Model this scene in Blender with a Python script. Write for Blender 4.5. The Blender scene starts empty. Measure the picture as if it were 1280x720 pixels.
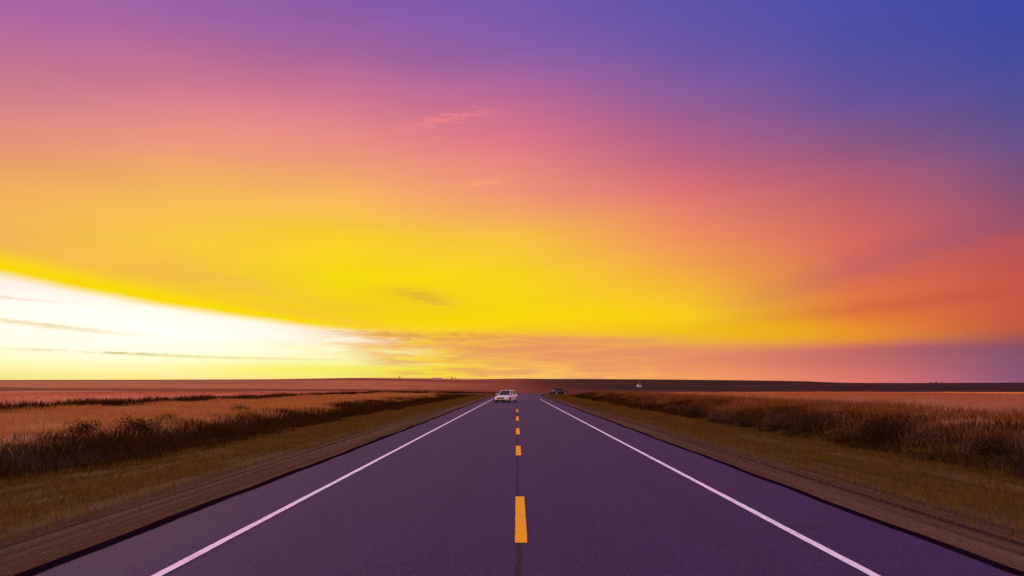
import bpy, math, random
import numpy as np
from math import radians as R
random.seed(7); rng = np.random.default_rng(7)
sc = bpy.context.scene
col = sc.collection

# ------------------------------------------------------------------ camera
F = 900.0; CH = 1.93; PITCH = math.atan(123.4/F); YAW = math.atan(5.5/F)
cam_d = bpy.data.cameras.new('camera'); cam = bpy.data.objects.new('camera', cam_d); col.objects.link(cam)
cam.location = (0, 0, CH); cam.rotation_euler = (math.pi/2+PITCH, 0, YAW)
cam_d.sensor_width = 36; cam_d.lens = 36*F/1280; cam_d.clip_end = 30000; cam_d.clip_start = 0.1
sc.camera = cam

def direction(px, py):
    a, b, c = (px-640)/F, (360-py)/F, 1.0
    y = c*math.cos(PITCH)-b*math.sin(PITCH); z = c*math.sin(PITCH)+b*math.cos(PITCH)
    x2 = a*math.cos(YAW)-y*math.sin(YAW); y2 = a*math.sin(YAW)+y*math.cos(YAW)
    return x2, y2, z
def azel(px, py):
    x, y, z = direction(px, py)
    return math.degrees(math.atan2(x, y)), math.degrees(math.atan2(z, math.hypot(x, y)))
def lin(c):
    out = []
    for v in c:
        v = v/255
        out.append(v/12.92 if v <= .04045 else ((v+.055)/1.055)**2.4)
    return out

# ------------------------------------------------------------------ node helper
class NT:
    def __init__(s, nt): s.nt = nt; s.n = nt.nodes; s.l = nt.links
    def node(s, t, **kw):
        n = s.n.new(t)
        for k, v in kw.items(): setattr(n, k, v)
        return n
    def put(s, sock, v):
        if hasattr(v, 'is_output'): s.l.new(v, sock)
        elif v is not None:
            if isinstance(v, (list, tuple)) and len(v) == 3 and sock.type == 'RGBA': v = list(v)+[1]
            sock.default_value = v
    def m(s, op, a, b=None, c=None, clamp=False):
        n = s.node('ShaderNodeMath', operation=op, use_clamp=clamp)
        s.put(n.inputs[0], a)
        if b is not None: s.put(n.inputs[1], b)
        if c is not None: s.put(n.inputs[2], c)
        return n.outputs[0]
    def add(s, a, b): return s.m('ADD', a, b)
    def sub(s, a, b): return s.m('SUBTRACT', a, b)
    def mul(s, a, b): return s.m('MULTIPLY', a, b)
    def ss(s, x, a, b, lo=0., hi=1., kind='SMOOTHSTEP'):
        n = s.node('ShaderNodeMapRange', interpolation_type=kind)
        if a > b: a, b, lo, hi = b, a, hi, lo
        s.put(n.inputs['Value'], x)
        n.inputs['From Min'].default_value = a; n.inputs['From Max'].default_value = b
        n.inputs['To Min'].default_value = lo; n.inputs['To Max'].default_value = hi
        return n.outputs[0]
    def mix(s, f, a, b, blend='MIX'):
        n = s.node('ShaderNodeMix', data_type='RGBA', blend_type=blend)
        s.put(n.inputs[0], f); s.put(n.inputs[6], a); s.put(n.inputs[7], b)
        return n.outputs[2]
    def ramp(s, x, stops, interp='LINEAR'):
        n = s.node('ShaderNodeValToRGB'); cr = n.color_ramp; cr.interpolation = interp
        stops = sorted(stops, key=lambda t: t[0])
        while len(cr.elements) < len(stops): cr.elements.new(0.5)
        for i, e in enumerate(cr.elements): e.position = i/(len(stops)+1)
        for i in range(len(stops)-1, -1, -1): cr.elements[i].position = stops[i][0]
        for i, (p, c) in enumerate(stops):
            cr.elements[i].position = p; cr.elements[i].color = (*c, 1)
        s.put(n.inputs[0], x); return n.outputs[0]
    def noise(s, vec, scale, detail=3, rough=.5, dist=0):
        n = s.node('ShaderNodeTexNoise'); s.put(n.inputs['Vector'], vec)
        n.inputs['Scale'].default_value = scale; n.inputs['Detail'].default_value = detail
        n.inputs['Roughness'].default_value = rough; n.inputs['Distortion'].default_value = dist
        return n.outputs['Fac']
    def comb(s, x, y, z=0.):
        n = s.node('ShaderNodeCombineXYZ')
        for i, v in enumerate((x, y, z)): s.put(n.inputs[i], v)
        return n.outputs[0]
    def curve(s, x, pts):       # pts in real units, x any range
        xs = [p[0] for p in pts]; ys = [p[1] for p in pts]
        x0, x1, y0, y1 = min(xs), max(xs), min(ys), max(ys)
        n = s.node('ShaderNodeFloatCurve'); c = n.mapping.curves[0]
        P = [((a-x0)/(x1-x0), (b-y0)/(y1-y0)) for a, b in pts]
        c.points[0].location = P[0]; c.points[1].location = P[-1]
        for p in P[1:-1]: c.points.new(*p)
        n.mapping.update()
        s.put(n.inputs['Value'], s.ss(x, x0, x1, kind='LINEAR'))
        return s.add(s.mul(n.outputs[0], y1-y0), y0)

# ------------------------------------------------------------------ sky
world = bpy.data.worlds.new('World'); sc.world = world; world.use_nodes = True
W = NT(world.node_tree); W.n.clear()
tc = W.node('ShaderNodeTexCoord'); sep = W.node('ShaderNodeSeparateXYZ'); W.l.new(tc.outputs['Generated'], sep.inputs[0])
X, Y, Z = sep.outputs
az = W.mul(W.m('ARCTAN2', X, Y), 180/math.pi)
el = W.mul(W.m('ARCSINE', Z), 180/math.pi)
skyvec = W.comb(az, el, 0.)
# very soft, stretched drift of the colour layers
n_drift = W.sub(W.noise(W.comb(W.mul(az, .03), W.mul(el, .12), 3.), 1., 3, .5), .5)
el2 = W.add(el, W.mul(n_drift, 2.6))
cols = {
 0: [(0,(166,98,166)),(60,(186,110,150)),(120,(208,128,138)),(180,(228,148,118)),(240,(240,176,90)),(290,(240,184,86)),(322,(244,196,40)),(345,(245,215,10)),(475,(252,226,80))],
 213: [(0,(152,95,166)),(60,(180,106,152)),(120,(214,126,144)),(180,(236,152,122)),(240,(243,184,88)),(300,(244,198,62)),(345,(240,188,66)),(372,(243,214,4)),(475,(252,222,80))],
 427: [(0,(136,88,166)),(60,(165,99,156)),(120,(208,118,146)),(180,(234,142,130)),(240,(245,178,95)),(290,(246,206,42)),(345,(245,219,8)),(385,(240,205,30)),(405,(243,214,4)),(440,(250,210,80)),(475,(250,214,90))],
 640: [(0,(118,88,170)),(60,(136,92,164)),(120,(180,102,152)),(180,(222,118,134)),(240,(241,150,116)),(290,(246,190,68)),(345,(246,213,24)),(400,(245,214,8)),(418,(245,196,40)),(430,(240,166,86)),(452,(248,186,86)),(475,(250,200,104))],
 853: [(0,(96,84,170)),(60,(108,86,164)),(120,(136,90,156)),(180,(182,98,136)),(240,(218,112,114)),(300,(240,144,92)),(345,(244,172,66)),(395,(245,204,18)),(420,(243,196,24)),(438,(238,146,92)),(475,(246,158,94))],
 1067: [(0,(74,78,168)),(60,(82,80,160)),(120,(106,82,150)),(180,(142,86,130)),(240,(184,94,110)),(300,(216,104,96)),(350,(226,112,76)),(400,(232,126,52)),(424,(232,138,48)),(440,(206,106,98)),(475,(222,116,110))],
 1280: [(0,(60,72,162)),(60,(68,76,156)),(120,(84,78,146)),(180,(104,80,136)),(240,(130,80,118)),(300,(172,80,92)),(345,(198,84,72)),(400,(196,82,66)),(424,(160,80,84)),(438,(118,76,104)),(475,(126,82,118))],
}
HI = [(45, (.50,.33,.64)), (65, (.88,.64,1.0)), (90, (1.08,.80,1.16))]     # high sky, above the frame
def column(px):
    st = []
    for py, c in cols[px]:
        e = azel(px, py)[1]
        st.append((max(0, e)/90, lin(c)))
    top = lin(cols[px][0][1])
    st.append((38/90, [t*.7+h*.3 for t, h in zip(top, (.16, .12, .42))]))
    for e, c in HI: st.append((e/90, c))
    st.append((1.0, HI[-1][1])) if HI[-1][0] < 90 else None
    return st
elr = W.ss(el2, 0, 90, kind='LINEAR')
order = sorted(cols)
azs = [azel(p, 300)[0] for p in order]
cur = W.ramp(elr, column(0))
for i in range(1, len(order)):
    cur = W.mix(W.ss(az, azs[i-1], azs[i], kind='LINEAR'), cur, W.ramp(elr, column(order[i])))
# the sky at the sides and behind the camera: dusk blue low down with the pink belt above it
back = W.ramp(elr, [(0, (.20,.12,.26)), (.05, (.34,.18,.34)), (.14, (1.25,.62,.50)), (.25, (1.15,.60,.60)), (.42, (.80,.50,.72)), (.7, (.76,.54,.86)), (1, HI[-1][1])])
abz = W.m('ABSOLUTE', W.add(az, 8.))
cur = W.mix(W.ss(abz, 52, 110), cur, back)

# glow of the set sun under the edge of the cloud sheet
edge_px = [(-250, 300), (-120, 318), (0, 338), (100, 358), (213, 379), (320, 395), (400, 405), (470, 410.5), (520, 413.5), (620, 420), (800, 430)]
edge = W.curve(az, [azel(a, b) for a, b in edge_px])
n_e = W.sub(W.noise(W.comb(W.mul(az, .10), W.mul(el, .55), 0.), 1., 4, .55), .5)
n_s = W.sub(W.noise(W.comb(W.mul(az, .16), W.mul(el, 1.5), 5.), 1., 5, .6), .5)
below = W.sub(edge, W.add(el, W.mul(n_e, .45)))                        # degrees below the edge
rim = W.ss(below, -1.7, -.2)
rimc = W.mix(W.mul(rim, W.ss(az, 2, -12)), cur, lin((246, 216, 6)))
g_side = W.ss(W.add(az, W.mul(n_s, 16.)), azel(560, 430)[0], azel(420, 430)[0])
g = W.mul(W.ss(below, -.12, .75), g_side)
g = W.mul(g, W.ss(az, -95, -50))
glow_c = W.ramp(W.ss(el, 0, 9, kind='LINEAR'), [(0, (.94,.70,.16)), (.08, (.95,.80,.20)), (.16, (.98,.92,.34)), (.30, (.97,.94,.62)), (.46, (.97,.95,.84)), (.65, (.96,.87,.80)), (1, (.95,.80,.72))])
hot = W.m('EXPONENT', W.mul(W.add(W.m('POWER', W.mul(W.sub(az, azel(150, 410)[0]), 1/11.), 2.), W.m('POWER', W.mul(W.sub(el, 4.), 1/2.2), 2.)), -1.))
glow_c = W.mix(hot, glow_c, (1.12, 1.08, .96))
veil = W.ss(W.noise(W.comb(W.mul(W.add(az, W.mul(el, 3.)), .07), W.mul(W.add(el, W.mul(az, .13)), .9), 4.), 1., 5, .6), .42, .75)
glow_c = W.mix(W.mul(veil, .28), glow_c, (.93, .80, .62))
cur = W.mix(g, rimc, glow_c)
def blob(px, py, wpx, hpx, rot=0., n=None, namp=1.):
    a0, e0 = azel(px, py); k = 57.3/F
    c, s_ = math.cos(R(rot)), math.sin(R(rot))
    da = W.sub(az, a0); de = W.sub(el, e0)
    if n is not None: de = W.add(de, W.mul(n, namp))
    u = W.add(W.mul(da, c), W.mul(de, s_)); v = W.sub(W.mul(de, c), W.mul(da, s_))
    q = W.add(W.m('POWER', W.mul(W.m('ABSOLUTE', u), 1/(wpx*k)), 2.), W.m('POWER', W.mul(W.m('ABSOLUTE', v), 1/(hpx*k)), 2.))
    return W.m('EXPONENT', W.mul(q, -1.))
n_c = W.sub(W.noise(W.comb(W.mul(az, .35), W.mul(el, 1.6), 9.), 1., 5, .6), .5)
n_f = W.sub(W.noise(W.comb(W.mul(az, .9), W.mul(el, 5.), 2.), 1., 5, .6), .5)
def paint(mask, c, k=1.):
    global cur
    cur = W.mix(W.mul(mask, k), cur, lin(c))
paint(blob(410, 462, 150, 8, 0, n_f, .3), (246, 238, 70), .75)
paint(blob(420, 437, 100, 4, -2, n_f, .6), (252, 250, 190), .8)
paint(blob(640, 421, 190, 6, -1.5, n_f, .8), (238, 168, 84), .55)
paint(blob(790, 440, 190, 12, -1, n_c, .5), (228, 138, 108), .6)
paint(blob(525, 369, 38, 7, -8, n_f, 1.6), (226, 178, 48), .75)
paint(blob(540, 376, 22, 4, -8, n_f, 1.4), (216, 164, 66), .5)
paint(blob(505, 421, 90, 3.2, 0, n_f, .8), (232, 172, 60), .75)
paint(blob(560, 433, 130, 4.5, -1, n_c, .9), (240, 170, 76), .55)
paint(blob(500, 446, 90, 2.4, -1, n_f, .5), (252, 220, 90), .5)
brk = W.ss(W.noise(W.comb(W.mul(az, .5), W.mul(el, 1.2), 21.), 1., 4, .6), .38, .58)
paint(blob(35, 404, 95, 2.6, -5, n_f, .45), (214, 198, 120), .6)
paint(blob(10, 372, 40, 1.6, -3, n_f, .4), (226, 206, 180), .6)
paint(W.mul(blob(160, 442, 100, 1.5, -1.5, n_f, .3), W.add(W.mul(brk, .8), .2)), (190, 190, 104), .9)
paint(blob(330, 448, 120, 1.3, -.5, n_f, .22), (226, 216, 110), .55)
paint(blob(380, 392, 150, 6, -9, n_f, .7), (240, 190, 58), .6)
paint(blob(0, 300, 150, 13, -10, n_c, 1.), (238, 178, 92), .5)
paint(blob(250, 345, 160, 9, -11, n_c, 1.), (238, 188, 70), .5)
paint(blob(560, 148, 50, 3.6, 9, n_f, 2.4), (246, 134, 136), .85)
paint(blob(528, 158, 30, 2.4, 9, n_f, 2.4), (240, 132, 138), .6)
paint(blob(600, 229, 26, 2.6, 6, n_f, 1.8), (250, 166, 118), .8)
bank = W.mul(W.mul(W.ss(W.add(el, W.mul(n_f, .5)), azel(640, 417)[1], azel(640, 424)[1]), W.ss(az, azel(420, 430)[0], azel(520, 430)[0])), W.ss(az, azel(1000, 430)[0], azel(760, 430)[0]))
st_ = W.noise(W.comb(W.mul(az, .22), W.mul(W.add(el, W.mul(az, .03)), 2.2), 12.), 1., 5, .62)
paint(W.mul(bank, W.ss(st_, .38, .62)), (226, 146, 104), .62)
paint(W.mul(bank, W.ss(st_, .50, .38)), (248, 196, 96), .14)
paint(W.mul(blob(520, 419, 110, 3.5, -1, n_f, 1.0), W.ss(st_, .36, .56)), (214, 150, 62), .8)
paint(W.mul(blob(470, 436, 70, 7, -2, n_f, 1.4), W.ss(st_, .42, .62)), (240, 186, 80), .7)
paint(blob(925, 418, 120, 12, 0, n_c, .6), (243, 186, 20), .55)
paint(blob(1250, 275, 190, 17, 14, n_c, 2.2), (126, 80, 120), .26)
paint(blob(1120, 318, 150, 17, 17, n_c, 2.2), (166, 86, 108), .2)
paint(blob(1270, 305, 110, 9, 12, n_c, 1.2), (206, 84, 80), .2)
paint(blob(1180, 374, 150, 8, 4, n_c, 1.0), (188, 78, 66), .4)
paint(blob(1230, 447, 190, 13, -1, n_c, .5), (122, 78, 108), .55)
paint(blob(1010, 452, 150, 10, 0, n_c, .6), (214, 118, 106), .4)
# broad faint streaks that run up from the sunset
n_w = W.sub(W.noise(W.comb(W.mul(W.add(az, W.mul(el, 1.2)), .05), W.mul(W.sub(el, W.mul(az, .12)), .30), 1.), 1., 4, .55), .5)
f_w = W.add(1., W.mul(n_w, .22))
cur = W.mix(1., cur, W.comb(f_w, W.add(1., W.mul(n_w, .16)), f_w), 'MULTIPLY')
# physical twilight underneath
nish = W.node('ShaderNodeTexSky', sky_type='NISHITA'); nish.sun_disc = False
nish.sun_elevation = R(2); nish.sun_rotation = R(-31); nish.air_density = 1.5; nish.dust_density = 3
nb = W.mix(1., nish.outputs[0], (.04, .04, .04), 'MULTIPLY')
cur = W.mix(.06, cur, nb, 'ADD')
bg = W.node('ShaderNodeBackground'); W.l.new(cur, bg.inputs[0]); bg.inputs[1].default_value = 1.0
wo = W.node('ShaderNodeOutputWorld'); W.l.new(bg.outputs[0], wo.inputs[0])
world.cycles.sampling_method = 'MANUAL'; world.cycles.sample_map_resolution = 2048

sun_d = bpy.data.lights.new('sun', 'SUN'); sun_d.energy = 0.6; sun_d.angle = R(12); sun_d.color = (1, .55, .30)
sun = bpy.data.objects.new('sun', sun_d); col.objects.link(sun)
saz, sel = R(-31), R(5)
from mathutils import Vector, Matrix
sun.rotation_euler = Vector((math.sin(saz)*math.cos(sel), math.cos(saz)*math.cos(sel), math.sin(sel))).to_track_quat('Z', 'Y').to_euler()

# ------------------------------------------------------------------ terrain functions
def sstep(a, b, x):
    t = np.clip((np.asarray(x, float)-a)/(b-a), 0, 1); return t*t*(3-2*t)
def cx(y):
    y = np.asarray(y, float)
    a = np.clip(y-115, 0, 145)**3/250000
    return a + .27*np.clip(y-260, 0, 240)
def vnoise(x, y, seed=0):
    x = np.asarray(x, float); y = np.asarray(y, float)
    xi = np.floor(x).astype(np.int64); yi = np.floor(y).astype(np.int64); fx = x-xi; fy = y-yi
    def h(a, b):
        n = (a*374761393+b*668265263+seed*982451653) & 0xffffffff
        n = ((n ^ (n >> 13))*1274126177) & 0xffffffff
        return ((n ^ (n >> 16)) & 0xffff)/65535.
    fx = fx*fx*(3-2*fx); fy = fy*fy*(3-2*fy)
    return (h(xi, yi)*(1-fx)+h(xi+1, yi)*fx)*(1-fy)+(h(xi, yi+1)*(1-fx)+h(xi+1, yi+1)*fx)*fy
PS = [-60, -42, -30, -20, -17.5, -15.8, -13.6, -12.0, -7.8, -5.0, 0, 5.35, 7.3, 11.5, 13.4, 15.0, 17.5, 21, 40, 60]
PZ = [.22, .06, .04, 0.0, -.10, -.40, -.62, -.38, -.14, -.05, -.06, -.05, -.12, -.32, -.48, -.15, .30, .44, .50, .52]
HZ = [(-60, 474.5), (-36, 475.5), (-20, 474.6), (-17, 474), (-12.5, 472.8), (-7.5, 473.4), (-4.5, 474.6), (0, 474), (10, 474.6), (19.5, 476.2), (22, 477), (24, 478.8), (29, 479), (36, 478.6), (60, 478.6)]
def ground(s, y):
    s = np.asarray(s, float); y = np.asarray(y, float)
    fade = 1-sstep(100, 400, np.abs(s))
    x = s+cx(y)*fade
    r = np.hypot(x, y)
    z = np.interp(s, PS, PZ)
    rough = sstep(7.5, 12, np.abs(s))
    z = z + rough*(.16*(vnoise(x/3.1, y/3.7, 1)-.5)+.07*(vnoise(x/1.1, y/1.3, 2)-.5))
    z = z + sstep(18, 60, np.abs(s))*(.8*(vnoise(x/60, y/90, 3)-.5))
    z = z - (.00012*np.clip(y-188, 0, 60)**2 + .0144*np.clip(y-248, 0, 190))*(.45+.55*sstep(-60, 10, x))*(y > 0)
    a = np.degrees(np.arctan2(x, y))
    hz = np.interp(a, [h[0] for h in HZ], [h[1] for h in HZ])
    ang = (483.4-hz)/F*np.cos(np.radians(np.clip(a, -60, 60)))
    top = ang*1900+CH
    low = z
    k = sstep(520, 1900, r)
    roll = 4.5*(vnoise(x/420+9, y/300, 4)-.5)*sstep(500, 900, r)*(1-sstep(1500, 1850, r))
    z = low*(1-k)+(top+.5*(vnoise(x/90, y/90, 6)-.5))*k + roll
    z = z - sstep(1950, 4000, r)*30
    z = z - .004*np.clip(r-4000, 0, None)
    return x, z
def gz(x, y):                      # height at world x,y
    s = x-float(cx(y)); return float(ground(s, y)[1])

def newmesh(name, V, faces, mat=None, parent=None, smooth=False):
    me = bpy.data.meshes.new(name); me.from_pydata([tuple(v) for v in V], [], faces); me.update()
    o = bpy.data.objects.new(name, me); col.objects.link(o)
    if mat: me.materials.append(mat)
    if parent: o.parent = parent
    if smooth:
        for p in me.polygons: p.use_smooth = True
    return o
def tag(o, label=None, cat=None, group=None, kind=None):
    for k, v in (('label', label), ('category', cat), ('group', group), ('kind', kind)):
        if v: o[k] = v
    return o
def grid_mesh(name, V, nu, nv, mat, attrs=None, smooth=True):
    idx = np.arange(nu*nv).reshape(nv, nu)
    q = np.stack([idx[:-1, :-1], idx[:-1, 1:], idx[1:, 1:], idx[1:, :-1]], -1).reshape(-1, 4)
    return np_mesh(name, V, q, mat, attrs, smooth)
def np_mesh(name, V, q, mat, attrs=None, smooth=False):
    me = bpy.data.meshes.new(name)
    nf, k = q.shape
    me.vertices.add(len(V)); me.vertices.foreach_set('co', np.ascontiguousarray(V, np.float32).ravel())
    me.loops.add(nf*k); me.loops.foreach_set('vertex_index', np.ascontiguousarray(q, np.int32).ravel())
    me.polygons.add(nf); me.polygons.foreach_set('loop_start', np.arange(0, nf*k, k, dtype=np.int32))
    me.polygons.foreach_set('use_smooth', np.full(nf, smooth))
    me.update(calc_edges=True)
    for n, a in (attrs or {}).items():
        at = me.attributes.new(n, 'FLOAT', 'POINT'); at.data.foreach_set('value', np.asarray(a, np.float32).ravel())
    me.materials.append(mat)
    o = bpy.data.objects.new(name, me); col.objects.link(o); return o

# ------------------------------------------------------------------ materials
def material(name):
    m = bpy.data.materials.new(name); m.use_nodes = True
    t = NT(m.node_tree); p = m.node_tree.nodes['Principled BSDF']
    return m, t, p
def plain(name, c, rough=.5, metal=0., noise=.12, scale=6., coat=0., trans=0.):
    m, t, p = material(name)
    tcn = t.node('ShaderNodeTexCoord')
    n = t.noise(tcn.outputs['Object'], scale, 4)
    t.put(p.inputs['Base Color'], t.mix(t.mul(n, 1.), [v*(1-noise) for v in c], [min(1, v*(1+noise)) for v in c]))
    p.inputs['Roughness'].default_value = rough; p.inputs['Metallic'].default_value = metal
    p.inputs['Coat Weight'].default_value = coat
    return m
def leafy(name, stops, rough=.7, transl=.3):
    m = bpy.data.materials.new(name); m.use_nodes = True; t = NT(m.node_tree); t.n.clear()
    at = t.node('ShaderNodeAttribute', attribute_name='rnd')
    c = t.ramp(at.outputs['Fac'], stops)
    d = t.node('ShaderNodeBsdfDiffuse'); t.put(d.inputs[0], c)
    tr = t.node('ShaderNodeBsdfTranslucent'); t.put(tr.inputs[0], c)
    mx = t.node('ShaderNodeMixShader'); mx.inputs[0].default_value = transl
    t.l.new(d.outputs[0], mx.inputs[1]); t.l.new(tr.outputs[0], mx.inputs[2])
    o = t.node('ShaderNodeOutputMaterial'); t.l.new(mx.outputs[0], o.inputs[0]); return m

# ground material: land use by distance from the road and by field
gm, t, p = material('ground')
geo = t.node('ShaderNodeNewGeometry'); sp = t.node('ShaderNodeSeparateXYZ'); t.l.new(geo.outputs['Position'], sp.inputs[0])
px_, py_, pz_ = sp.outputs
lat = t.node('ShaderNodeAttribute', attribute_name='lateral').outputs['Fac']
pos = geo.outputs['Position']
streak = t.comb(t.mul(px_, 1.), t.mul(py_, .12), 0.)
n1 = t.noise(pos, .55, 5, .6); n2 = t.noise(streak, 1.3, 4, .6); n3 = t.noise(pos, 9., 4, .65); n4 = t.noise(pos, .03, 4, .6)
n5 = t.noise(t.comb(t.mul(px_, .004), t.mul(py_, .012), 0.), 1., 4, .6)
wob = t.add(lat, t.mul(t.sub(n1, .5), 1.6))
alat = t.m('ABSOLUTE', wob)
n6 = t.noise(t.comb(t.mul(lat, 2.6), t.mul(py_, .035), 0.), 1., 4, .55)
gravel = t.mix(n3, (.075, .042, .022), (.15, .083, .046))
gravel = t.mix(t.ss(n6, .42, .62), gravel, (.055, .027, .012))
gravel = t.mix(t.mul(t.ss(n6, .45, .30), .6), gravel, (.17, .10, .06))
rut = t.ss(t.m('ABSOLUTE', t.sub(t.m('ABSOLUTE', t.add(lat, t.mul(t.sub(n6, .5), .25))), 6.55)), .11, .03)
gravel = t.mix(t.mul(rut, .85), gravel, (.018, .009, .006))
verge = t.mix(n1, (.050, .030, .007), (.18, .10, .022))
verge = t.mix(t.ss(n6, .45, .6), verge, (.06, .03, .008))
ditch = t.mix(n1, (.015, .008, .003), (.045, .020, .006))  # dark weedy ground, with the shade of the ditch slope put into its colour
fieldL = t.mix(n1, (.30, .125, .040), (.50, .23, .08))
fieldL = t.mix(t.mul(n2, .45), fieldL, (.22, .085, .035))
c = t.mix(t.ss(t.add(alat, t.mul(t.sub(n3, .5), .8)), 6.6, 7.7), gravel, verge)
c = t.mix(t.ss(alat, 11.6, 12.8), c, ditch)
backL = t.ss(t.add(wob, t.mul(t.sub(n1, .5), 2.)), -17.0, -19)
backR = t.ss(wob, 16.5, 20)
c = t.mix(t.m('MAXIMUM', backL, backR), c, fieldL)
# dark weedy fence line far out on the left, then stubble and soil strips
fl = t.m('ABSOLUTE', t.add(wob, 39.0))
c = t.mix(t.ss(fl, 3.0, 1.6), c, (.05, .025, .012))
pinkf = t.mix(n4, (.50, .16, .07), (.66, .24, .12))
c = t.mix(t.ss(wob, -41, -43), c, pinkf)
yy = t.add(py_, t.mul(t.sub(n4, .5), 60.))
def strip(a, b, s_): return t.mul(t.ss(yy, a, a+s_), t.ss(yy, b+s_, b))
left = t.ss(px_, 6, -30)
c = t.mix(t.mul(strip(200, 262, 8), left), c, (.14, .035, .014))
c = t.mix(t.mul(strip(262, 470, 10), left), c, (.56, .19, .09))
c = t.mix(t.mul(strip(480, 640, 14), left), c, (.20, .04, .018))
c = t.mix(t.mul(strip(655, 1150, 20), left), c, (.46, .155, .065))
c = t.mix(t.mul(strip(1170, 1380, 30), left), c, (.24, .055, .028))
c = t.mix(t.mul(t.ss(yy, 1400, 1450), left), c, (.38, .095, .045))
nb_ = t.noise(t.comb(t.mul(px_, .0035), t.mul(py_, .030), 3.), 1., 5, .6)
c = t.mix(t.mul(t.mul(t.ss(nb_, .52, .60), t.ss(py_, 230, 320)), t.mul(left, .6)), c, (.16, .035, .016))
nh_ = t.noise(t.comb(t.mul(lat, .10), t.mul(py_, .02), 6.), 1., 5, .6)
c = t.mix(t.mul(t.mul(t.ss(nh_, .55, .66), t.ss(wob, -44, -50)), .55), c, (.22, .07, .03))
# orange stubble edge then dark pasture across the valley on the right
rgt = t.ss(px_, 14, 30)
c = t.mix(t.mul(strip(150, 196, 6), t.ss(px_, 40, 70)), c, (.72, .26, .04))
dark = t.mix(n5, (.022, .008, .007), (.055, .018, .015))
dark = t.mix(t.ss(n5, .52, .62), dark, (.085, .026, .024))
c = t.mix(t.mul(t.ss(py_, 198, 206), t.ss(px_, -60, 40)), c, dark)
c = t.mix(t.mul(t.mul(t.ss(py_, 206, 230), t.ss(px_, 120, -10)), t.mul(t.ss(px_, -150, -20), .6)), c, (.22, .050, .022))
t.put(p.inputs['Base Color'], c); p.inputs['Roughness'].default_value = .95
p.inputs['Specular IOR Level'].default_value = .04
bp = t.node('ShaderNodeBump'); bp.inputs['Strength'].default_value = .7; bp.inputs['Distance'].default_value = .05
t.put(bp.inputs['Height'], t.add(t.mul(n3, .6), n1)); t.l.new(bp.outputs[0], p.inputs['Normal'])

# ------------------------------------------------------------------ ground sheet
def geo_series(a, b, n): return list(np.geomspace(a, b, n))
ss_ = sorted(set(list(np.round(np.arange(-20, 20.01, .4), 3))))
ss_ = [-v for v in geo_series(20.8, 7000, 62)][::-1]+ss_+geo_series(20.8, 7000, 62)
ys_ = [-v for v in geo_series(21, 6000, 26)][::-1]+list(np.arange(-20, 90, .8))+list(np.arange(90, 270, 2.))+geo_series(272, 9000, 130)
S, YY = np.meshgrid(np.array(ss_), np.array(ys_))
GX, GZ = ground(S, YY)
V = np.stack([GX, YY, GZ], -1).reshape(-1, 3)
g_ob = grid_mesh('ground', V, len(ss_), len(ys_), gm, {'lateral': S})
tag(g_ob, kind='structure')

# ------------------------------------------------------------------ road
rm, t, p = material('asphalt')
geo = t.node('ShaderNodeNewGeometry'); sp = t.node('ShaderNodeSeparateXYZ'); t.l.new(geo.outputs['Position'], sp.inputs[0])
lat = t.node('ShaderNodeAttribute', attribute_name='lateral').outputs['Fac']
pos = geo.outputs['Position']
f = t.noise(pos, 70., 3, .7); g2 = t.noise(t.comb(t.mul(sp.outputs[0], 1.), t.mul(sp.outputs[1], .04), 0.), 1.6, 4, .6)
g3 = t.noise(pos, .35, 5, .6)
c = t.mix(f, (.015, .0065, .034), (.050, .022, .098))
c = t.mix(t.mul(t.ss(g2, .3, .75), .45), c, (.044, .020, .078))
tr = t.m('ABSOLUTE', t.sub(t.m('ABSOLUTE', lat), 1.85)); tr = t.m('ABSOLUTE', t.sub(tr, .85))
c = t.mix(t.mul(t.ss(tr, .42, .05), .35), c, (.026, .011, .048))
c = t.mix(t.mul(t.ss(g3, .45, .75), .3), c, (.024, .010, .046))
agg = t.node('ShaderNodeTexVoronoi'); t.put(agg.inputs['Vector'], pos); agg.inputs['Scale'].default_value = 55.
spk = t.node('ShaderNodeSeparateColor'); t.l.new(agg.outputs['Color'], spk.inputs[0])
c = t.mix(t.mul(t.ss(spk.outputs[0], .86, .9), .45), c, (.12, .07, .15))
crk = t.node('ShaderNodeTexVoronoi', feature='DISTANCE_TO_EDGE'); t.put(crk.inputs['Vector'], t.comb(t.add(t.mul(sp.outputs[0], .10), t.mul(t.sub(t.noise(pos, 1.3, 5, .7), .5), .20)), t.add(t.mul(sp.outputs[1], .07), t.mul(t.sub(t.noise(pos, 1.1, 5, .7), .5), .14)), 0.)); crk.inputs['Scale'].default_value = 1.
c = t.mix(t.mul(t.ss(crk.outputs['Distance'], .0024, .0006), .6), c, (.010, .006, .014))
seam = t.m('ABSOLUTE', t.add(t.sub(lat, .02), t.mul(t.sub(t.noise(t.comb(0., t.mul(sp.outputs[1], .5), 0.), 1., 4, .6), .5), .16)))
c = t.mix(t.ss(seam, .05, .02), c, (.013, .010, .018))
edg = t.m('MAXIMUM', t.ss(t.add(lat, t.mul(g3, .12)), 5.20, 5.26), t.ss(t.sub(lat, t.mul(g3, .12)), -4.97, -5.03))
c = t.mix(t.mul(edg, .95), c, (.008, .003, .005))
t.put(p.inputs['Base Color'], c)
t.put(p.inputs['Roughness'], t.add(.74, t.mul(g2, .16))); t.put(p.inputs['Specular IOR Level'], t.mul(t.sub(1., edg), .30))
p.inputs['Specular Tint'].default_value = (1, .78, .95, 1)
bp = t.node('ShaderNodeBump'); bp.inputs['Strength'].default_value = .5; bp.inputs['Distance'].default_value = .006
t.put(bp.inputs['Height'], f); t.l.new(bp.outputs[0], p.inputs['Normal'])

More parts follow.
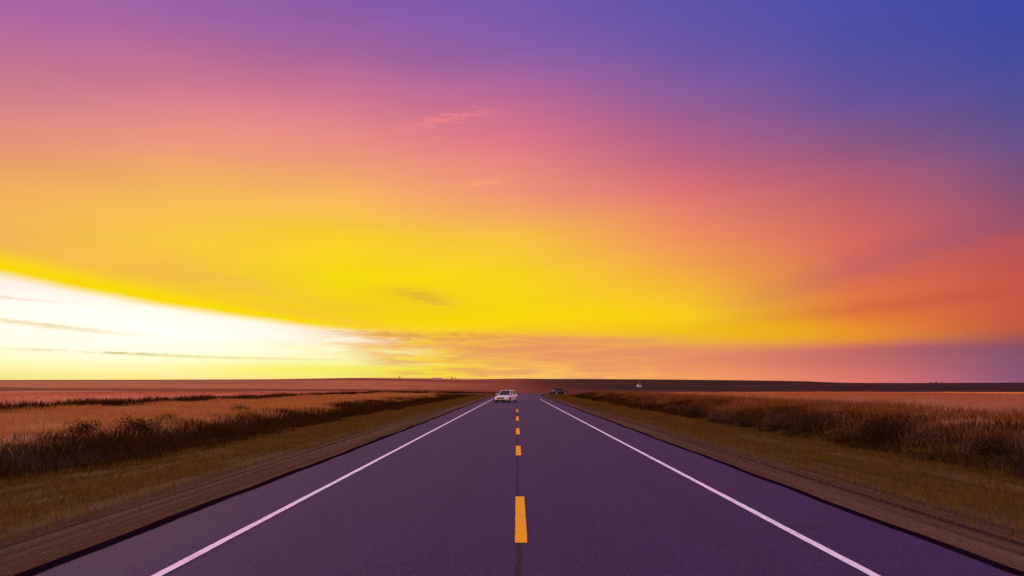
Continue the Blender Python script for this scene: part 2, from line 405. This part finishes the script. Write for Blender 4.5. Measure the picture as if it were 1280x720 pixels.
def crown(s): return .045*(1-(np.asarray(s)/5.3)**2)
def road_z(s, y):
    x, z = ground(np.zeros_like(np.asarray(y, float)), y)
    return z+.06+crown(s)
prof = [-5.34, -5.22, -5.17, -4.6, -3.7, -2.7, -1.8, -.9, 0, .9, 1.8, 2.7, 3.7, 4.6, 5.36, 5.4, 5.5]
drop = [-.18, -.06, 0]+[0]*11+[0, -.06, -.18]
ry = np.concatenate([np.arange(-80, 90, .5), np.arange(90, 480, 1.5)])
S, YY = np.meshgrid(np.array(prof), ry)
jag = (vnoise(YY*1.1, S*0+3, 11)-.5)*.07+(vnoise(YY*.25, S*0+8, 12)-.5)*.06
SJ = S+np.where(np.abs(S) > 4.95, jag, 0)
x = SJ+cx(YY); z = road_z(S, YY)+np.array(drop)[None, :]
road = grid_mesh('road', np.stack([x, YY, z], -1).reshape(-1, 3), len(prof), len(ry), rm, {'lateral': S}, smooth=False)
tag(road, kind='structure')

def paint_mat(name, c, wear):
    m, t, p = material(name)
    ge = t.node('ShaderNodeNewGeometry')
    a = t.noise(ge.outputs['Position'], 26., 5, .7); b = t.noise(ge.outputs['Position'], 2.2, 3, .6)
    w = t.ss(t.add(a, t.mul(t.sub(b, .5), .6)), .56, .66)
    t.put(p.inputs['Base Color'], t.mix(t.mul(w, wear), c, (.10, .08, .11)))
    p.inputs['Roughness'].default_value = .8; p.inputs['Specular IOR Level'].default_value = .2; return m
white_p = paint_mat('white_road_paint', (.92, .85, .86), .4)
yel_p = paint_mat('yellow_road_paint', (1.0, .47, .004), .25)
def ribbon(name, s0, s1, y0, y1, mat, step=.15, wob=0.0):
    ys = np.arange(y0, y1+1e-6, step) if y1-y0 > step else np.array([y0, y1])
    if ys[-1] < y1-1e-3: ys = np.append(ys, y1)
    k = np.linspace(s0, s1, 3); S, YY = np.meshgrid(k, ys)
    S = S+wob*(vnoise(YY*.8, S*9, 21)-.5)+.012*(vnoise(YY*6., S*40, 22)-.5)
    z = road_z(S, YY)+.006
    o = grid_mesh(name, np.stack([S+cx(YY), YY, z], -1).reshape(-1, 3), 3, len(ys), mat)
    o.parent = road; return o
ribbon('edge_line', -3.71, -3.60, -60, 112, white_p, wob=.012)
ribbon('edge_line', 3.59, 3.70, -60, 112, white_p, wob=.012)
def dist(py): return (CH-.045)/math.tan(math.atan((py-360)/F)-PITCH)
dashes = [(679, 621), (569.3, 557.5), (543, 535.5), (526, 520.8), (515, 512)]
dd = [(dist(a), dist(b)) for a, b in dashes]
y = dd[-1][1]+7.5
while y < 0: dd.append((y, y+3.2)); y += 10.7
y = dd[0][0]-10.7
while y > -60: dd.append((y, y+3.2)); y -= 10.7
for a, b in dd: ribbon('centre_dash', -.018, .132, a, b, yel_p)

# ------------------------------------------------------------------ grass and weeds
def blades(name, x, y, z, h, w, mat, lean=.35, parent=None, rnd=None):
    n = len(x)
    th = rng.uniform(0, 2*np.pi, n); ph = rng.uniform(0, 2*np.pi, n)
    l = h*lean*rng.uniform(.2, 1.3, n)
    dx, dy = np.cos(th)*w/2, np.sin(th)*w/2
    lx, ly = np.cos(ph)*l, np.sin(ph)*l
    P = np.zeros((n, 5, 3))
    P[:, 0] = np.stack([x-dx, y-dy, z-.03], -1); P[:, 1] = np.stack([x+dx, y+dy, z-.03], -1)
    P[:, 2] = np.stack([x+dx*.8+lx*.35, y+dy*.8+ly*.35, z+h*.6], -1)
    P[:, 3] = np.stack([x-dx*.8+lx*.35, y-dy*.8+ly*.35, z+h*.6], -1)
    P[:, 4] = np.stack([x+lx, y+ly, z+h], -1)
    b = np.arange(n)[:, None]*5
    q = np.concatenate([b+np.array([[0, 1, 2]]), b+np.array([[0, 2, 3]]), b+np.array([[3, 2, 4]])], 0)
    if rnd is None: rnd = rng.uniform(0, 1, n)
    return np_mesh(name, P.reshape(-1, 3), q, mat, {'rnd': np.repeat(rnd, 5)})
def scatter(n, s0, s1, y0, y1, pw=1.0):
    """more samples near the camera; returns s,y and the local spacing factor"""
    u = rng.uniform(0, 1, n)
    y = y0+(y1-y0)*u**pw
    return rng.uniform(s0, s1, n), y
dry = leafy('dry_grass', [(0, (.20, .085, .018)), (.5, (.46, .205, .055)), (1, (.72, .36, .11))], transl=.35)
vgr = leafy('verge_grass', [(0, (.036, .022, .004)), (.5, (.125, .076, .011)), (1, (.28, .15, .028))], transl=.35)
wee = leafy('weeds', [(0, (.012, .006, .001)), (.6, (.042, .018, .003)), (1, (.13, .055, .010))], transl=.25)  # dark dead weeds; the ditch slope's shade is also in these tones
wer = leafy('red_weeds', [(0, (.05, .021, .006)), (.5, (.17, .068, .019)), (1, (.40, .17, .055))], transl=.3)
def veg(name, n, s0, s1, y0, y1, h, w, mat, label, cat, pw=1.7, clump=1.0, dens=None, lean=.35, hn=.5, tone=.5):
    s, y = scatter(n, s0, s1, y0, y1, pw)
    k = vnoise(s/clump, y/clump, 31)*.6+vnoise(s/clump/.3, y/clump/.3, 32)*.4
    keep = rng.uniform(0, 1, n) < np.clip((k-.18)*1.9, .06, 1)
    if dens is not None: keep &= rng.uniform(0, 1, n) < dens(s, y)
    s, y, k = s[keep], y[keep], k[keep]
    x, z = ground(s, y)
    d = np.hypot(x, y)
    hh = h*rng.uniform(.55, 1.25, len(s))*(1-hn+hn*2*k)
    ww = w*(1+d/22.)*rng.uniform(.7, 1.3, len(s))
    rnd = np.clip(k*tone+rng.uniform(0, 1, len(s))*(1-tone)+.05, 0, 1)
    o = blades(name, x, y, z, hh, ww, mat, lean, rnd=rnd)
    return tag(o, label, cat, kind='stuff')
edgeL = lambda a, b: (lambda s, y: np.clip((np.abs(s)-a)/(b-a), .04, 1))
veg('verge_grass', 280000, -14.0, -6.2, 2, 200, .11, .006, vgr, 'short olive gold grass on the verge left of the road', 'grass', 2.0, .9, edgeL(6.4, 8.2), lean=.8)
veg('verge_grass', 260000, 6.2, 15.2, 2, 195, .11, .006, vgr, 'short olive gold grass on the verge right of the road', 'grass', 2.0, .9, edgeL(6.4, 8.2), lean=.8)
soft = lambda a, b, c_, d_: (lambda s, y: np.clip((np.abs(s)-a+1.6*(vnoise(s*.3, y/7, 77)-.5))/(b-a), 0, 1)*np.clip((d_-np.abs(s)+2.4*(vnoise(s*.3, y/9, 78)-.5))/(d_-c_), 0, 1))
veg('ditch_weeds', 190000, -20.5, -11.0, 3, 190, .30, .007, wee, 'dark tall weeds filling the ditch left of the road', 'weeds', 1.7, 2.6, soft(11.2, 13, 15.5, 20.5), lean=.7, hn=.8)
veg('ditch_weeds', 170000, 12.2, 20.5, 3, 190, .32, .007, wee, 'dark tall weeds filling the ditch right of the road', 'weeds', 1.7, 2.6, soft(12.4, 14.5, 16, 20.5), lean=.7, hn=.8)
veg('field_grass', 170000, -37.6, -16.0, 6, 190, .34, .006, dry, 'tall tan dry grass in the field left of the ditch', 'grass', 1.5, 4.5, soft(15.5, 19, 36, 38.5), lean=.7, hn=.8)
veg('field_grass', 140000, 14.0, 27, 5, 190, .42, .006, wer, 'reddish brown dry grass on the bank right of the ditch', 'grass', 1.6, 3.2, soft(14, 17, 22, 27), lean=.7, hn=.8)
veg('fence_line_weeds', 45000, -41.2, -37.4, 18, 420, .62, .011, wee, 'thin dark line of weeds dividing the left fields', 'weeds', 1.3, 2.5)
veg('stubble', 90000, 22, 90, 12, 196, .22, .007, leafy('stubble_grass', [(0, (.34, .11, .05)), (1, (.60, .22, .11))]), 'pinkish brown stubble in the field right of the road', 'stubble', 1.3, 5)
veg('stubble', 70000, -120, -41, 20, 260, .22, .008, leafy('pale_stubble_grass', [(0, (.40, .13, .06)), (1, (.68, .26, .13))]), 'pink tan stubble in the field beyond the dark weed line', 'stubble', 1.2, 5)

# gravel stones
def stones(name, n, s0, s1, label):
    s, y = scatter(n, s0, s1, 2.0, 60, 2.2)
    x, z = ground(s, y); r = rng.uniform(.004, .013, n)*(1+y/40)
    base = np.array([[1, 0, 0], [0, 1, 0], [-1, 0, 0], [0, -1, 0], [0, 0, .7], [0, 0, -.6]])
    Vv = base[None]*rng.uniform(.6, 1.2, (n, 6, 3))*r[:, None, None]
    a = rng.uniform(0, 6.28, n); c_, s2 = np.cos(a), np.sin(a)
    vx = Vv[..., 0]*c_[:, None]-Vv[..., 1]*s2[:, None]; vy = Vv[..., 0]*s2[:, None]+Vv[..., 1]*c_[:, None]
    P = np.stack([vx+x[:, None], vy+y[:, None], Vv[..., 2]+z[:, None]+r[:, None]*.25], -1)
    f = np.array([[0, 1, 4], [1, 2, 4], [2, 3, 4], [3, 0, 4], [1, 0, 5], [2, 1, 5], [3, 2, 5], [0, 3, 5]])
    q = (np.arange(n)[:, None, None]*6+f[None]).reshape(-1, 3)
    m = leafy('stone', [(0, (.07, .04, .026)), (1, (.24, .14, .09))], transl=0.)
    tag(np_mesh(name, P.reshape(-1, 3), q, m, {'rnd': np.repeat(rng.uniform(0, 1, n), 6)}), label, 'gravel', kind='stuff')
stones('gravel', 16000, -7.9, -5.15, 'brown gravel along the left edge of the asphalt')
stones('gravel', 16000, 5.5, 7.6, 'brown gravel along the right edge of the asphalt')

# ------------------------------------------------------------------ shrubs
def leaf_cloud(n, fn, size, seed):
    r = np.random.default_rng(seed)
    P = []; rn = []
    pts = fn(r, n)
    m = len(pts)
    a = r.normal(size=(m, 3)); a /= np.linalg.norm(a, axis=1)[:, None]
    b = np.cross(a, r.normal(size=(m, 3))); b /= np.linalg.norm(b, axis=1)[:, None]
    sz = size*r.uniform(.5, 1.3, m)[:, None]
    V4 = np.stack([pts-a*sz, pts-b*sz*.45, pts+a*sz, pts+b*sz*.45], 1)
    return V4.reshape(-1, 3), np.arange(m*4).reshape(-1, 4), np.repeat(r.uniform(0, 1, m), 4)
def shrub_fn(w, h):
    def fn(r, n):
        k = 9
        cz = r.uniform(.08, .72, k)*h; cr = r.uniform(.2, .38, k)*w
        ca = r.uniform(0, 6.28, k); rad = r.uniform(0, .32, k)*w
        c = np.stack([np.cos(ca)*rad, np.sin(ca)*rad, cz], -1)
        i = r.integers(0, k, n); d = r.normal(size=(n, 3)); d /= np.linalg.norm(d, axis=1)[:, None]
        q = c[i]+d*(cr[i]*r.uniform(.25, 1.12, n)**.7)[:, None]*np.array([1, 1, .75])
        sp_ = r.uniform(size=n) < .22                     # twiggy shoots past the outline
        q[sp_] += (d[sp_]*np.array([.5, .5, .2])+np.array([0, 0, .55]))*(r.uniform(0, .45, sp_.sum())*h)[:, None]
        return q[q[:, 2] > .02]
    return fn
shrub_m = leafy('shrub_foliage', [(0, (.020, .015, .006)), (.6, (.055, .032, .014)), (1, (.13, .065, .03))])
red_m = leafy('dry_shrub_foliage', [(0, (.045, .022, .012)), (.6, (.12, .055, .028)), (1, (.22, .11, .06))])
bark = plain('bark', (.09, .06, .045), .9)
def tube_net(paths):
    V = []; Fc = []
    for pts, r0, r1 in paths:
        n = len(pts); k = 6; base = len(V)
        for i, q in enumerate(pts):
            q = Vector(q); d = (Vector(pts[min(i+1, n-1)])-Vector(pts[max(i-1, 0)])).normalized()
            u = d.orthogonal().normalized(); v = d.cross(u); rr = r0+(r1-r0)*i/(n-1)
            for j in range(k):
                a = 6.283*j/k; V.append(q+u*math.cos(a)*rr+v*math.sin(a)*rr)
        for i in range(n-1):
            for j in range(k): Fc.append((base+i*k+j, base+i*k+(j+1) % k, base+(i+1)*k+(j+1) % k, base+(i+1)*k+j))
        Fc.append(tuple(base+(n-1)*k+j for j in range(k)))
    return V, Fc
protos = {}
def shrub(x, y, w, h, mat, label, group, seed):
    root = bpy.data.objects.new('shrub', None); col.objects.link(root); root.location = (x, y, gz(x, y)); root.rotation_euler.z = seed*1.3
    V4, q, rn = leaf_cloud(int(3600*w*h), shrub_fn(w, h), .040, seed)
    o = np_mesh('foliage', V4, q, mat, {'rnd': rn}); o.parent = root
    rr = random.Random(seed); ps = []
    for _ in range(7):
        a = rr.uniform(0, 6.28); d = rr.uniform(.15, .38)*w
        ps.append(([(0, 0, -.1), (math.cos(a)*d*.4, math.sin(a)*d*.4, h*.35), (math.cos(a)*d, math.sin(a)*d, h*.8)], .018, .005))
    o = newmesh('stems', *tube_net(ps), bark, root)
    tag(root, label, 'shrub', group)
def at(px, y):      # world x of a photo column at a forward distance
    a = direction(px, 483); return a[0]/a[1]*y
shrub(at(178, 33), 33, 2.0, .62, shrub_m, 'widest low dark shrub in the tan grass left of the road, second from the left', None, 3)
shrub(at(212, 40), 40, 1.2, .40, red_m, 'small brownish shrub just right of the lone dark shrub in the left field', None, 4)
shrub(at(108, 31), 31, 1.3, .38, shrub_m, 'low dark shrub at the far left, left of the lone field shrub', None, 5)
shrub(at(300, 52), 52, 1.6, .5, shrub_m, 'low dark shrub beside the left ditch, farthest along of the shrubs left of the road', None, 6)
names = ['first', 'second', 'third', 'fourth', 'fifth', 'sixth', 'seventh', 'eighth', 'ninth', 'tenth', 'eleventh']
sl = [(815, 62, 1.5, .9), (838, 55, 1.6, .9), (866, 48, 1.4, .85), (898, 40, 1.5, .9), (930, 36, 1.2, .8), (972, 33, 1.5, .95), (1010, 30, 1.2, .75), (1052, 26, 1.3, .95), (1098, 24.5, 1.5, .95), (1150, 22.5, 1.2, .85), (1232, 19.5, 1.4, .9)]
for i, (px, y, w, h) in enumerate(sl):
    y *= 1.2; h *= (.72, .6, .8)[i % 3]; w *= (1.25, 1.0, 1.5)[i % 3]
    m = (shrub_m, red_m)[i % 2]
    shrub(at(px, y), y, w, h, m, f'{names[i]} from the left of the shrubs on the right bank, ' + ('dark brown green' if m is shrub_m else 'dry and reddish'), 'shrubs along the bank right of the road', 20+i)

# ------------------------------------------------------------------ far trees
def tree(px, y, h, w, label, group, seed, zoff=0):
    x = at(px, y)
    root = bpy.data.objects.new('tree', None); col.objects.link(root); root.location = (x, y, gz(x, y)-.2)
    rr = random.Random(seed)
    ps = [([(0, 0, -.5), (.1*h*.1, 0, h*.3), (0, .05*h*.3, h*.75)], h*.035, h*.012)]
    for i in range(6):
        a = rr.uniform(0, 6.28); z0 = h*rr.uniform(.22, .5)
        ps.append(([(0, 0, z0), (math.cos(a)*w*.2, math.sin(a)*w*.2, z0+h*.12), (math.cos(a)*w*.36, math.sin(a)*w*.36, z0+h*.25)], h*.014, h*.004))
    newmesh('trunk', *tube_net(ps), bark, root)
    def fn(r, n):
        k = 12; ca = r.uniform(0, 6.28, k); rad = r.uniform(0, .33, k)*w; c = np.stack([np.cos(ca)*rad, np.sin(ca)*rad, h*r.uniform(.05, .8, k)], -1)
        i = r.integers(0, k, n); d = r.normal(size=(n, 3)); d /= np.linalg.norm(d, axis=1)[:, None]
        return c[i]+d*(w*.2*r.uniform(.4, 1.1, n))[:, None]
    V4, q, rn = leaf_cloud(1400, fn, h*.045, seed)
    o = np_mesh('crown', V4, q, tree_m, {'rnd': rn}); o.parent = root
    tag(root, label, 'tree', group)
tree_m = leafy('tree_foliage', [(0, (.03, .022, .01)), (1, (.09, .06, .03))])
tree(565, 1760, 4.6, 9, 'taller tree of the small clump on the horizon left of the road', 'trees on the left horizon', 61)
tree(569.5, 1775, 3.4, 8, 'lower tree of the small clump on the horizon left of the road', 'trees on the left horizon', 62)
for i, (px, hh) in enumerate([(1164, 2.6), (1171, 3.6), (1178, 2.8)]):
    tree(px, 1560, hh, 10, ['left', 'middle and tallest', 'right'][i]+' tree of the clump on the far right ridge', 'trees on the far right ridge', 70+i)
for i, (px, hh) in enumerate([(794, 4.5), (804.5, 3.6)]):
    tree(px, 1020, hh, 5, ['tree left of', 'tree right of'][i]+' the small white farmhouse on the dark slope', 'trees by the farmhouse', 80+i)

# ------------------------------------------------------------------ farm buildings
def box(V, Fc, x0, x1, y0, y1, z0, z1):
    b = len(V); V += [(x0, y0, z0), (x1, y0, z0), (x1, y1, z0), (x0, y1, z0), (x0, y0, z1), (x1, y0, z1), (x1, y1, z1), (x0, y1, z1)]
    Fc += [tuple(b+i for i in f) for f in ((0, 3, 2, 1), (4, 5, 6, 7), (0, 1, 5, 4), (1, 2, 6, 5), (2, 3, 7, 6), (3, 0, 4, 7))]
def boxes(name, lst, mat, parent):
    V, Fc = [], []
    for b in lst: box(V, Fc, *b)
    return newmesh(name, V, Fc, mat, parent)
wht = plain('white_siding', (.82, .80, .78), .6); rfm = plain('roof_shingle', (.10, .08, .08), .8)
tin = plain('tin_roof', (.62, .56, .58), .35, .6); glass = plain('window_glass', (.03, .03, .04), .08, 0, .1)
dorm = plain('door_paint', (.16, .08, .06), .6)
trim = plain('trim_paint', (.6, .58, .56), .6)
def ring_frame(name, cx_, cz_, hw, hh, t_, y0, y1, mat, par):
    V = []
    for yy_ in (y0, y1):
        for a, b in ((hw, hh), (hw+t_, hh+t_)):
            V += [(cx_-a, yy_, cz_-b), (cx_+a, yy_, cz_-b), (cx_+a, yy_, cz_+b), (cx_-a, yy_, cz_+b)]
    Fc = []
    for i in range(4):
        j = (i+1) % 4
        Fc += [(i, j, 4+j, 4+i), (8+i, 12+i, 12+j, 8+j), (i, 8+i, 8+j, j), (4+i, 4+j, 12+j, 12+i)]
    return newmesh(name, V, Fc, mat, par)
def house(px, y, L, D, H, RH, label, name='farmhouse', cat='house', wall=wht, roof=rfm, rot=.15):
    x = at(px, y); root = bpy.data.objects.new(name, None); col.objects.link(root); root.location = (x, y, gz(x, y)-.1); root.rotation_euler.z = rot
    l, d = L/2, D/2
    V = [(-l, -d, -1), (l, -d, -1), (l, d, -1), (-l, d, -1), (-l, -d, H), (l, -d, H), (l, d, H), (-l, d, H), (-l, 0, H+RH), (l, 0, H+RH)]
    newmesh('wall', V, [(0, 1, 5, 4), (1, 2, 6, 9, 5), (2, 3, 7, 6), (3, 0, 4, 8, 7)], wall, root)
    e = .35; k = RH/d
    V = []; Fc = []
    for sgn in (-1, 1):
        b = len(V)
        for zo in (.03, .18):
            V += [(-l-e, sgn*(d+e), H-k*e+zo), (l+e, sgn*(d+e), H-k*e+zo), (l+e, 0, H+RH+zo), (-l-e, 0, H+RH+zo)]
        Fc += [tuple(b+i for i in f) for f in ((0, 1, 2, 3), (4, 5, 6, 7), (0, 1, 5, 4), (1, 2, 6, 5), (3, 0, 4, 7))]
    newmesh('roof', V, Fc, roof, root)
    boxes('door', [(-.45, .45, -d-.06, -d+.02, 0, 2)], dorm, root)
    for wx in (-l*.62, l*.62):
        w = boxes('window', [(wx-.45, wx+.45, -d-.04, -d+.02, 1., 2.)], glass, root)
        ring_frame('frame', wx, 1.5, .45, .5, .08, -d-.08, -d+.01, trim, w)
    tag(root, label, cat); return root
house(799, 900, 4.6, 4.6, 2.6, 1.3, 'tiny white farmhouse on the dark slope right of the road')
house(546, 1500, 19, 8, 1.9, 1.0, 'long low shed with pale tin roof far off left of the road', 'farm_shed', 'shed', plain('shed_wall', (.5, .40, .38), .7), tin, .05)
# grain bin
x = at(499, 1720); root = bpy.data.objects.new('grain_bin', None); col.objects.link(root); root.location = (x, 1720, gz(x, 1720)-.3)
k = 20; V = []; Fc = []
for z in (0, 3.6):
    for j in range(k): V.append((2.0*math.cos(6.283*j/k), 2.0*math.sin(6.283*j/k), z))
for j in range(k): Fc.append((j, (j+1) % k, k+(j+1) % k, k+j))
newmesh('wall', V, Fc, plain('bin_steel', (.8, .78, .76), .4, .3), root)
V = [(2.1*math.cos(6.283*j/k), 2.1*math.sin(6.283*j/k), 3.55) for j in range(k)]+[(0, 0, 4.6)]
newmesh('roof', V, [(j, (j+1) % k, k) for j in range(k)], tin, root)
tag(root, 'pale round grain bin standing on the left horizon', 'grain bin')

# ------------------------------------------------------------------ vehicles (x = forward of the vehicle is -Y local, i.e. front faces -Y)
rubber = plain('tyre_rubber', (.02, .02, .02), .85); alloy = plain('alloy', (.55, .55, .56), .3, .8)
blackp = plain('black_plastic', (.018, .017, .018), .5); lens = plain('lamp_lens', (.75, .75, .72), .08, .2, .03, coat=1.)
redl = plain('red_lens', (.35, .015, .01), .15); cgl = plain('car_glass', (.008, .006, .007), .3)
cgl.node_tree.nodes['Principled BSDF'].inputs['Specular IOR Level'].default_value = .18
plate = plain('plate', (.6, .6, .58), .5)
def loft(stations, ring):
    """stations: list of dicts -> ring(station) list of (x, y, z) points, one half-open loop"""
    V = []; n = None; Fc = []
    for st in stations:
        r = ring(st); n = len(r); V += r
    m = len(stations)
    for i in range(m-1):
        for j in range(n): Fc.append((i*n+j, i*n+(j+1) % n, (i+1)*n+(j+1) % n, (i+1)*n+j))
    Fc.append(tuple(reversed(range(n)))); Fc.append(tuple((m-1)*n+j for j in range(n)))
    return V, Fc
def body_ring(st):
    y, w, zb, zs, zt = st           # half width, bottom, shoulder, top
    h = [(w*.90, zb), (w*.985, zb+.10), (w, (zb+zs)/2), (w*.985, zs-.06), (w*.93, zs), (w*.72, zt-.01), (w*.35, zt+.012)]
    return [(a, y, b) for a, b in h]+[(-a, y, b) for a, b in reversed(h)]
def cab_ring(st):
    y, wb, wt, zb, zt = st
    h = [(wb, zb), (wb*.5+wt*.5+.012, zb*.5+zt*.5), (wt, zt-.03), (wt*.86, zt), (wt*.4, zt+.02)]
    return [(a, y, b) for a, b in h]+[(-a, y, b) for a, b in reversed(h)]
def sub(o, lv=2, cr=None):
    m = o.modifiers.new('s', 'SUBSURF'); m.levels = m.render_levels = lv
    for p in o.data.polygons: p.use_smooth = True
def wheel(root, x, y, r, w):
    sgn = 1 if x > 0 else -1
    def disc(name, prof, mat, par):
        V = []; Fc = []; k = 28
        for (rr, xx) in prof:
            for j in range(k): a = 6.283*j/k; V.append((sgn*xx, rr*math.cos(a), rr*math.sin(a)))
        for i in range(len(prof)-1):
            for j in range(k): Fc.append((i*k+j, i*k+(j+1) % k, (i+1)*k+(j+1) % k, (i+1)*k+j))
        o = newmesh(name, V, Fc, mat, par, True); return o
    wh = disc('wheel', [(.01, .035), (r*.2, .03), (r*.2, .0), (r*.58, -.015), (r*.64, .01), (r*.66, -.06), (r*.66, -w)], alloy, root)
    wh.location = (x, y, r)
    disc('tyre', [(r*.63, -w), (r*.93, -w), (r, -w+.03), (r, -.03), (r*.95, .0), (r*.68, .005), (r*.63, -.02)], rubber, wh)
    return wh
def arch(root, x, y, r):
    sgn = 1 if x > 0 else -1; k = 20; V = []; Fc = []
    for j in range(k+1):
        a = -.15+(math.pi+.3)*j/k
        for rr, xx in ((r*.8, 0.), (r*1.1, 0.), (r*1.17, .0), (r*1.17, -.05)):
            V.append((x+sgn*xx, y+rr*math.cos(a), r+rr*math.sin(a)))
    for j in range(k):
        for q in range(3): Fc.append((j*4+q, j*4+q+1, j*4+5+q, j*4+4+q))
    newmesh('wheel_arch', V, Fc, blackp, root)
def car(name, x, y, z, rot, paint, label, cat, kind):
    root = bpy.data.objects.new(name, None); col.objects.link(root); root.location = (x, y, z); root.rotation_euler.z = rot
    if kind == 'sedan':
        W2 = .91; L = 2.2; r = .33
        st = [(-2.20, .62, .36, .52, .56), (-2.16, .76, .24, .60, .66), (-2.02, .86, .20, .68, .74), (-1.5, W2, .18, .76, .84), (-.9, W2, .18, .84, .93), (-.2, W2, .18, .88, .95), (.8, W2, .18, .90, .96), (1.5, W2, .19, .93, 1.0), (2.0, .88, .22, .92, 1.0), (2.16, .78, .30, .84, .92), (2.20, .66, .40, .74, .80)]
        cb = [(-1.02, .74, .70, .90, .93), (-.55, .76, .66, .90, 1.22), (-.15, .77, .62, .90, 1.43), (.4, .77, .62, .90, 1.48), (1.0, .77, .60, .90, 1.44), (1.5, .75, .60, .92, 1.22), (1.92, .70, .62, .94, 1.0)]
        ax = (-1.36, 1.32); roof = (-.12, 1.15, .60, 1.46)
    else:
        W2 = .98; r = .40
        st = [(-2.72, .80, .50, .86, .90), (-2.66, .92, .36, 1.02, 1.06), (-2.4, W2, .32, 1.08, 1.14), (-1.6, W2, .32, 1.12, 1.20), (-.9, W2, .32, 1.14, 1.20), (.0, W2, .32, 1.16, 1.20), (.85, W2, .32, 1.16, 1.18), (1.8, W2, .34, 1.16, 1.18), (2.6, W2, .38, 1.16, 1.18), (2.7, .95, .42, 1.14, 1.16)]
        cb = [(-1.18, .84, .80, 1.14, 1.17), (-.80, .86, .74, 1.14, 1.55), (-.45, .86, .70, 1.14, 1.84), (.1, .86, .70, 1.14, 1.89), (.72, .86, .70, 1.14, 1.86), (.86, .86, .76, 1.14, 1.20)]
        ax = (-1.75, 1.72); roof = (-.4, .72, .70, 1.87)
    b = newmesh('body', *loft(st, body_ring), paint, root); sub(b)
    c = newmesh('cabin_glass', *loft(cb, cab_ring), cgl, root); sub(c)
    # roof skin and pillars
    ya, yb, wr, zr = roof
    V = []; Fc = []
    for i in range(7):
        yy = ya-.06+(yb-ya+.12)*i/6
        for j in range(7):
            q = (j-3)/3; V.append((wr*.98*q, yy, zr+.045-.05*q**4-.02*((i-3)/3)**2))
    for i in range(6):
        for j in range(6): Fc.append((i*7+j, i*7+j+1, i*7+8+j, i*7+7+j))
    o = newmesh('roof', V, Fc, paint, root, True); o.modifiers.new('t', 'SOLIDIFY').thickness = .05
    ps = []
    for s_ in (-1, 1):
        f0 = cb[0]; 
        ps.append(([(s_*(f0[1]-.01), f0[0]+.02, f0[3]), (s_*(wr+.03), ya-.02, zr)], .045, .035))
        ps.append(([(s_*.79 if kind == 'sedan' else s_*.88, (ya+yb)/2, cb[0][3]), (s_*(wr+.01), (ya+yb)/2, zr)], .05, .04))
        e = cb[-1]
        ps.append(([(s_*(e[1]-.0), e[0]-.08, e[3]), (s_*(wr+.02), yb, zr)], .07, .05))
    for q_ in ps: newmesh('pillar', *tube_net([q_]), paint, root)
    for sx in (-1, 1):
        for ay in ax:
            arch(root, sx*(W2+.004), ay, r); wheel(root, sx*(W2+.012), ay, r, .21)
        fy = st[0][0]; zl = .66 if kind == 'sedan' else .92
        V = [(sx*.46, fy-.03, zl-.08), (sx*.80, fy+.10, zl-.06), (sx*.80, fy+.14, zl+.06), (sx*.48, fy+.0, zl+.04), (sx*.46, fy+.2, zl-.08), (sx*.80, fy+.3, zl-.06), (sx*.80, fy+.3, zl+.06), (sx*.48, fy+.2, zl+.04)]
        newmesh('headlight', V, [(0, 1, 2, 3), (4, 7, 6, 5), (0, 4, 5, 1), (1, 5, 6, 2), (2, 6, 7, 3), (3, 7, 4, 0)], lens, root)
        ry_ = st[-1][0]
        boxes('tail_light', [(sx*.80-.12, sx*.80+.06, ry_-.12, ry_+.02, zl+.02, zl+.2)], redl, root)
        my = cb[0][0]+.25; mz = cb[0][3]+.08
        o = boxes('mirror', [(sx*(W2+.10)-.11, sx*(W2+.10)+.09, my-.05, my+.07, mz-.02, mz+.13)], paint, root)
        bv = o.modifiers.new('b', 'BEVEL'); bv.width = .03; bv.segments = 3
        zz = .62 if kind == 'sedan' else .8
        boxes('door_handle', [(sx*(W2+.006)-.012, sx*(W2+.006)+.012, .15, .33, zz+.12, zz+.15)], blackp, root)
    fy = st[0][0]
    if kind == 'sedan':
        boxes('grille', [(-.44, .44, fy-.02, fy+.1, .47, .64)], blackp, root)
        boxes('bumper', [(-.66, .66, fy-.015, fy+.12, .20, .37)], blackp, root)
        boxes('licence_plate', [(-.17, .17, fy-.035, fy-.02, .42, .50)], plate, root)
    else:
        boxes('grille', [(-.44, .44, fy-.03, fy+.1, .74, .98)], blackp, root)
        boxes('bumper', [(-.88, .88, fy-.09, fy+.1, .44, .62)], blackp, root)
        boxes('cargo_bed', [(-.8, .8, .98, 2.6, 1.17, 1.19)], blackp, root)
        for s_ in (-1, 1): boxes('bed_rail', [(s_*.90-.05, s_*.90+.05, .92, 2.66, 1.16, 1.26)], paint, root)
        boxes('tailgate', [(-.84, .84, 2.6, 2.70, .70, 1.26)], paint, root)
    boxes('underbody', [(-.75, .75, st[1][0]+.3, st[-1][0]-.3, .16, .3)], blackp, root)
    return tag(root, label, cat)
white = plain('white_paint', (.82, .80, .78), .3, 0, .04, coat=.6)
dkp = plain('dark_paint', (.022, .022, .026), .3, 0, .1, coat=.6)
cy = 89.5; ccx = at(633, 89.5)
car('oncoming_car', ccx, cy, float(road_z(ccx, cy))-.02, R(-17), white, 'white car driving towards the camera in the left lane', 'car', 'sedan')
ty = 200; tx = at(698, ty)
car('pickup_truck', tx, ty, gz(tx, ty), R(-48), dkp, 'dark pickup truck off the right roadside at the crest', 'pickup truck', 'pickup')

# ------------------------------------------------------------------ render settings
sc.view_settings.view_transform = 'Standard'; sc.view_settings.look = 'None'
sc.view_settings.gamma = 1; sc.view_settings.exposure = 0; sc.view_settings.use_curve_mapping = False
sc.cycles.max_bounces = 5; sc.cycles.diffuse_bounces = 3; sc.cycles.use_denoising = True
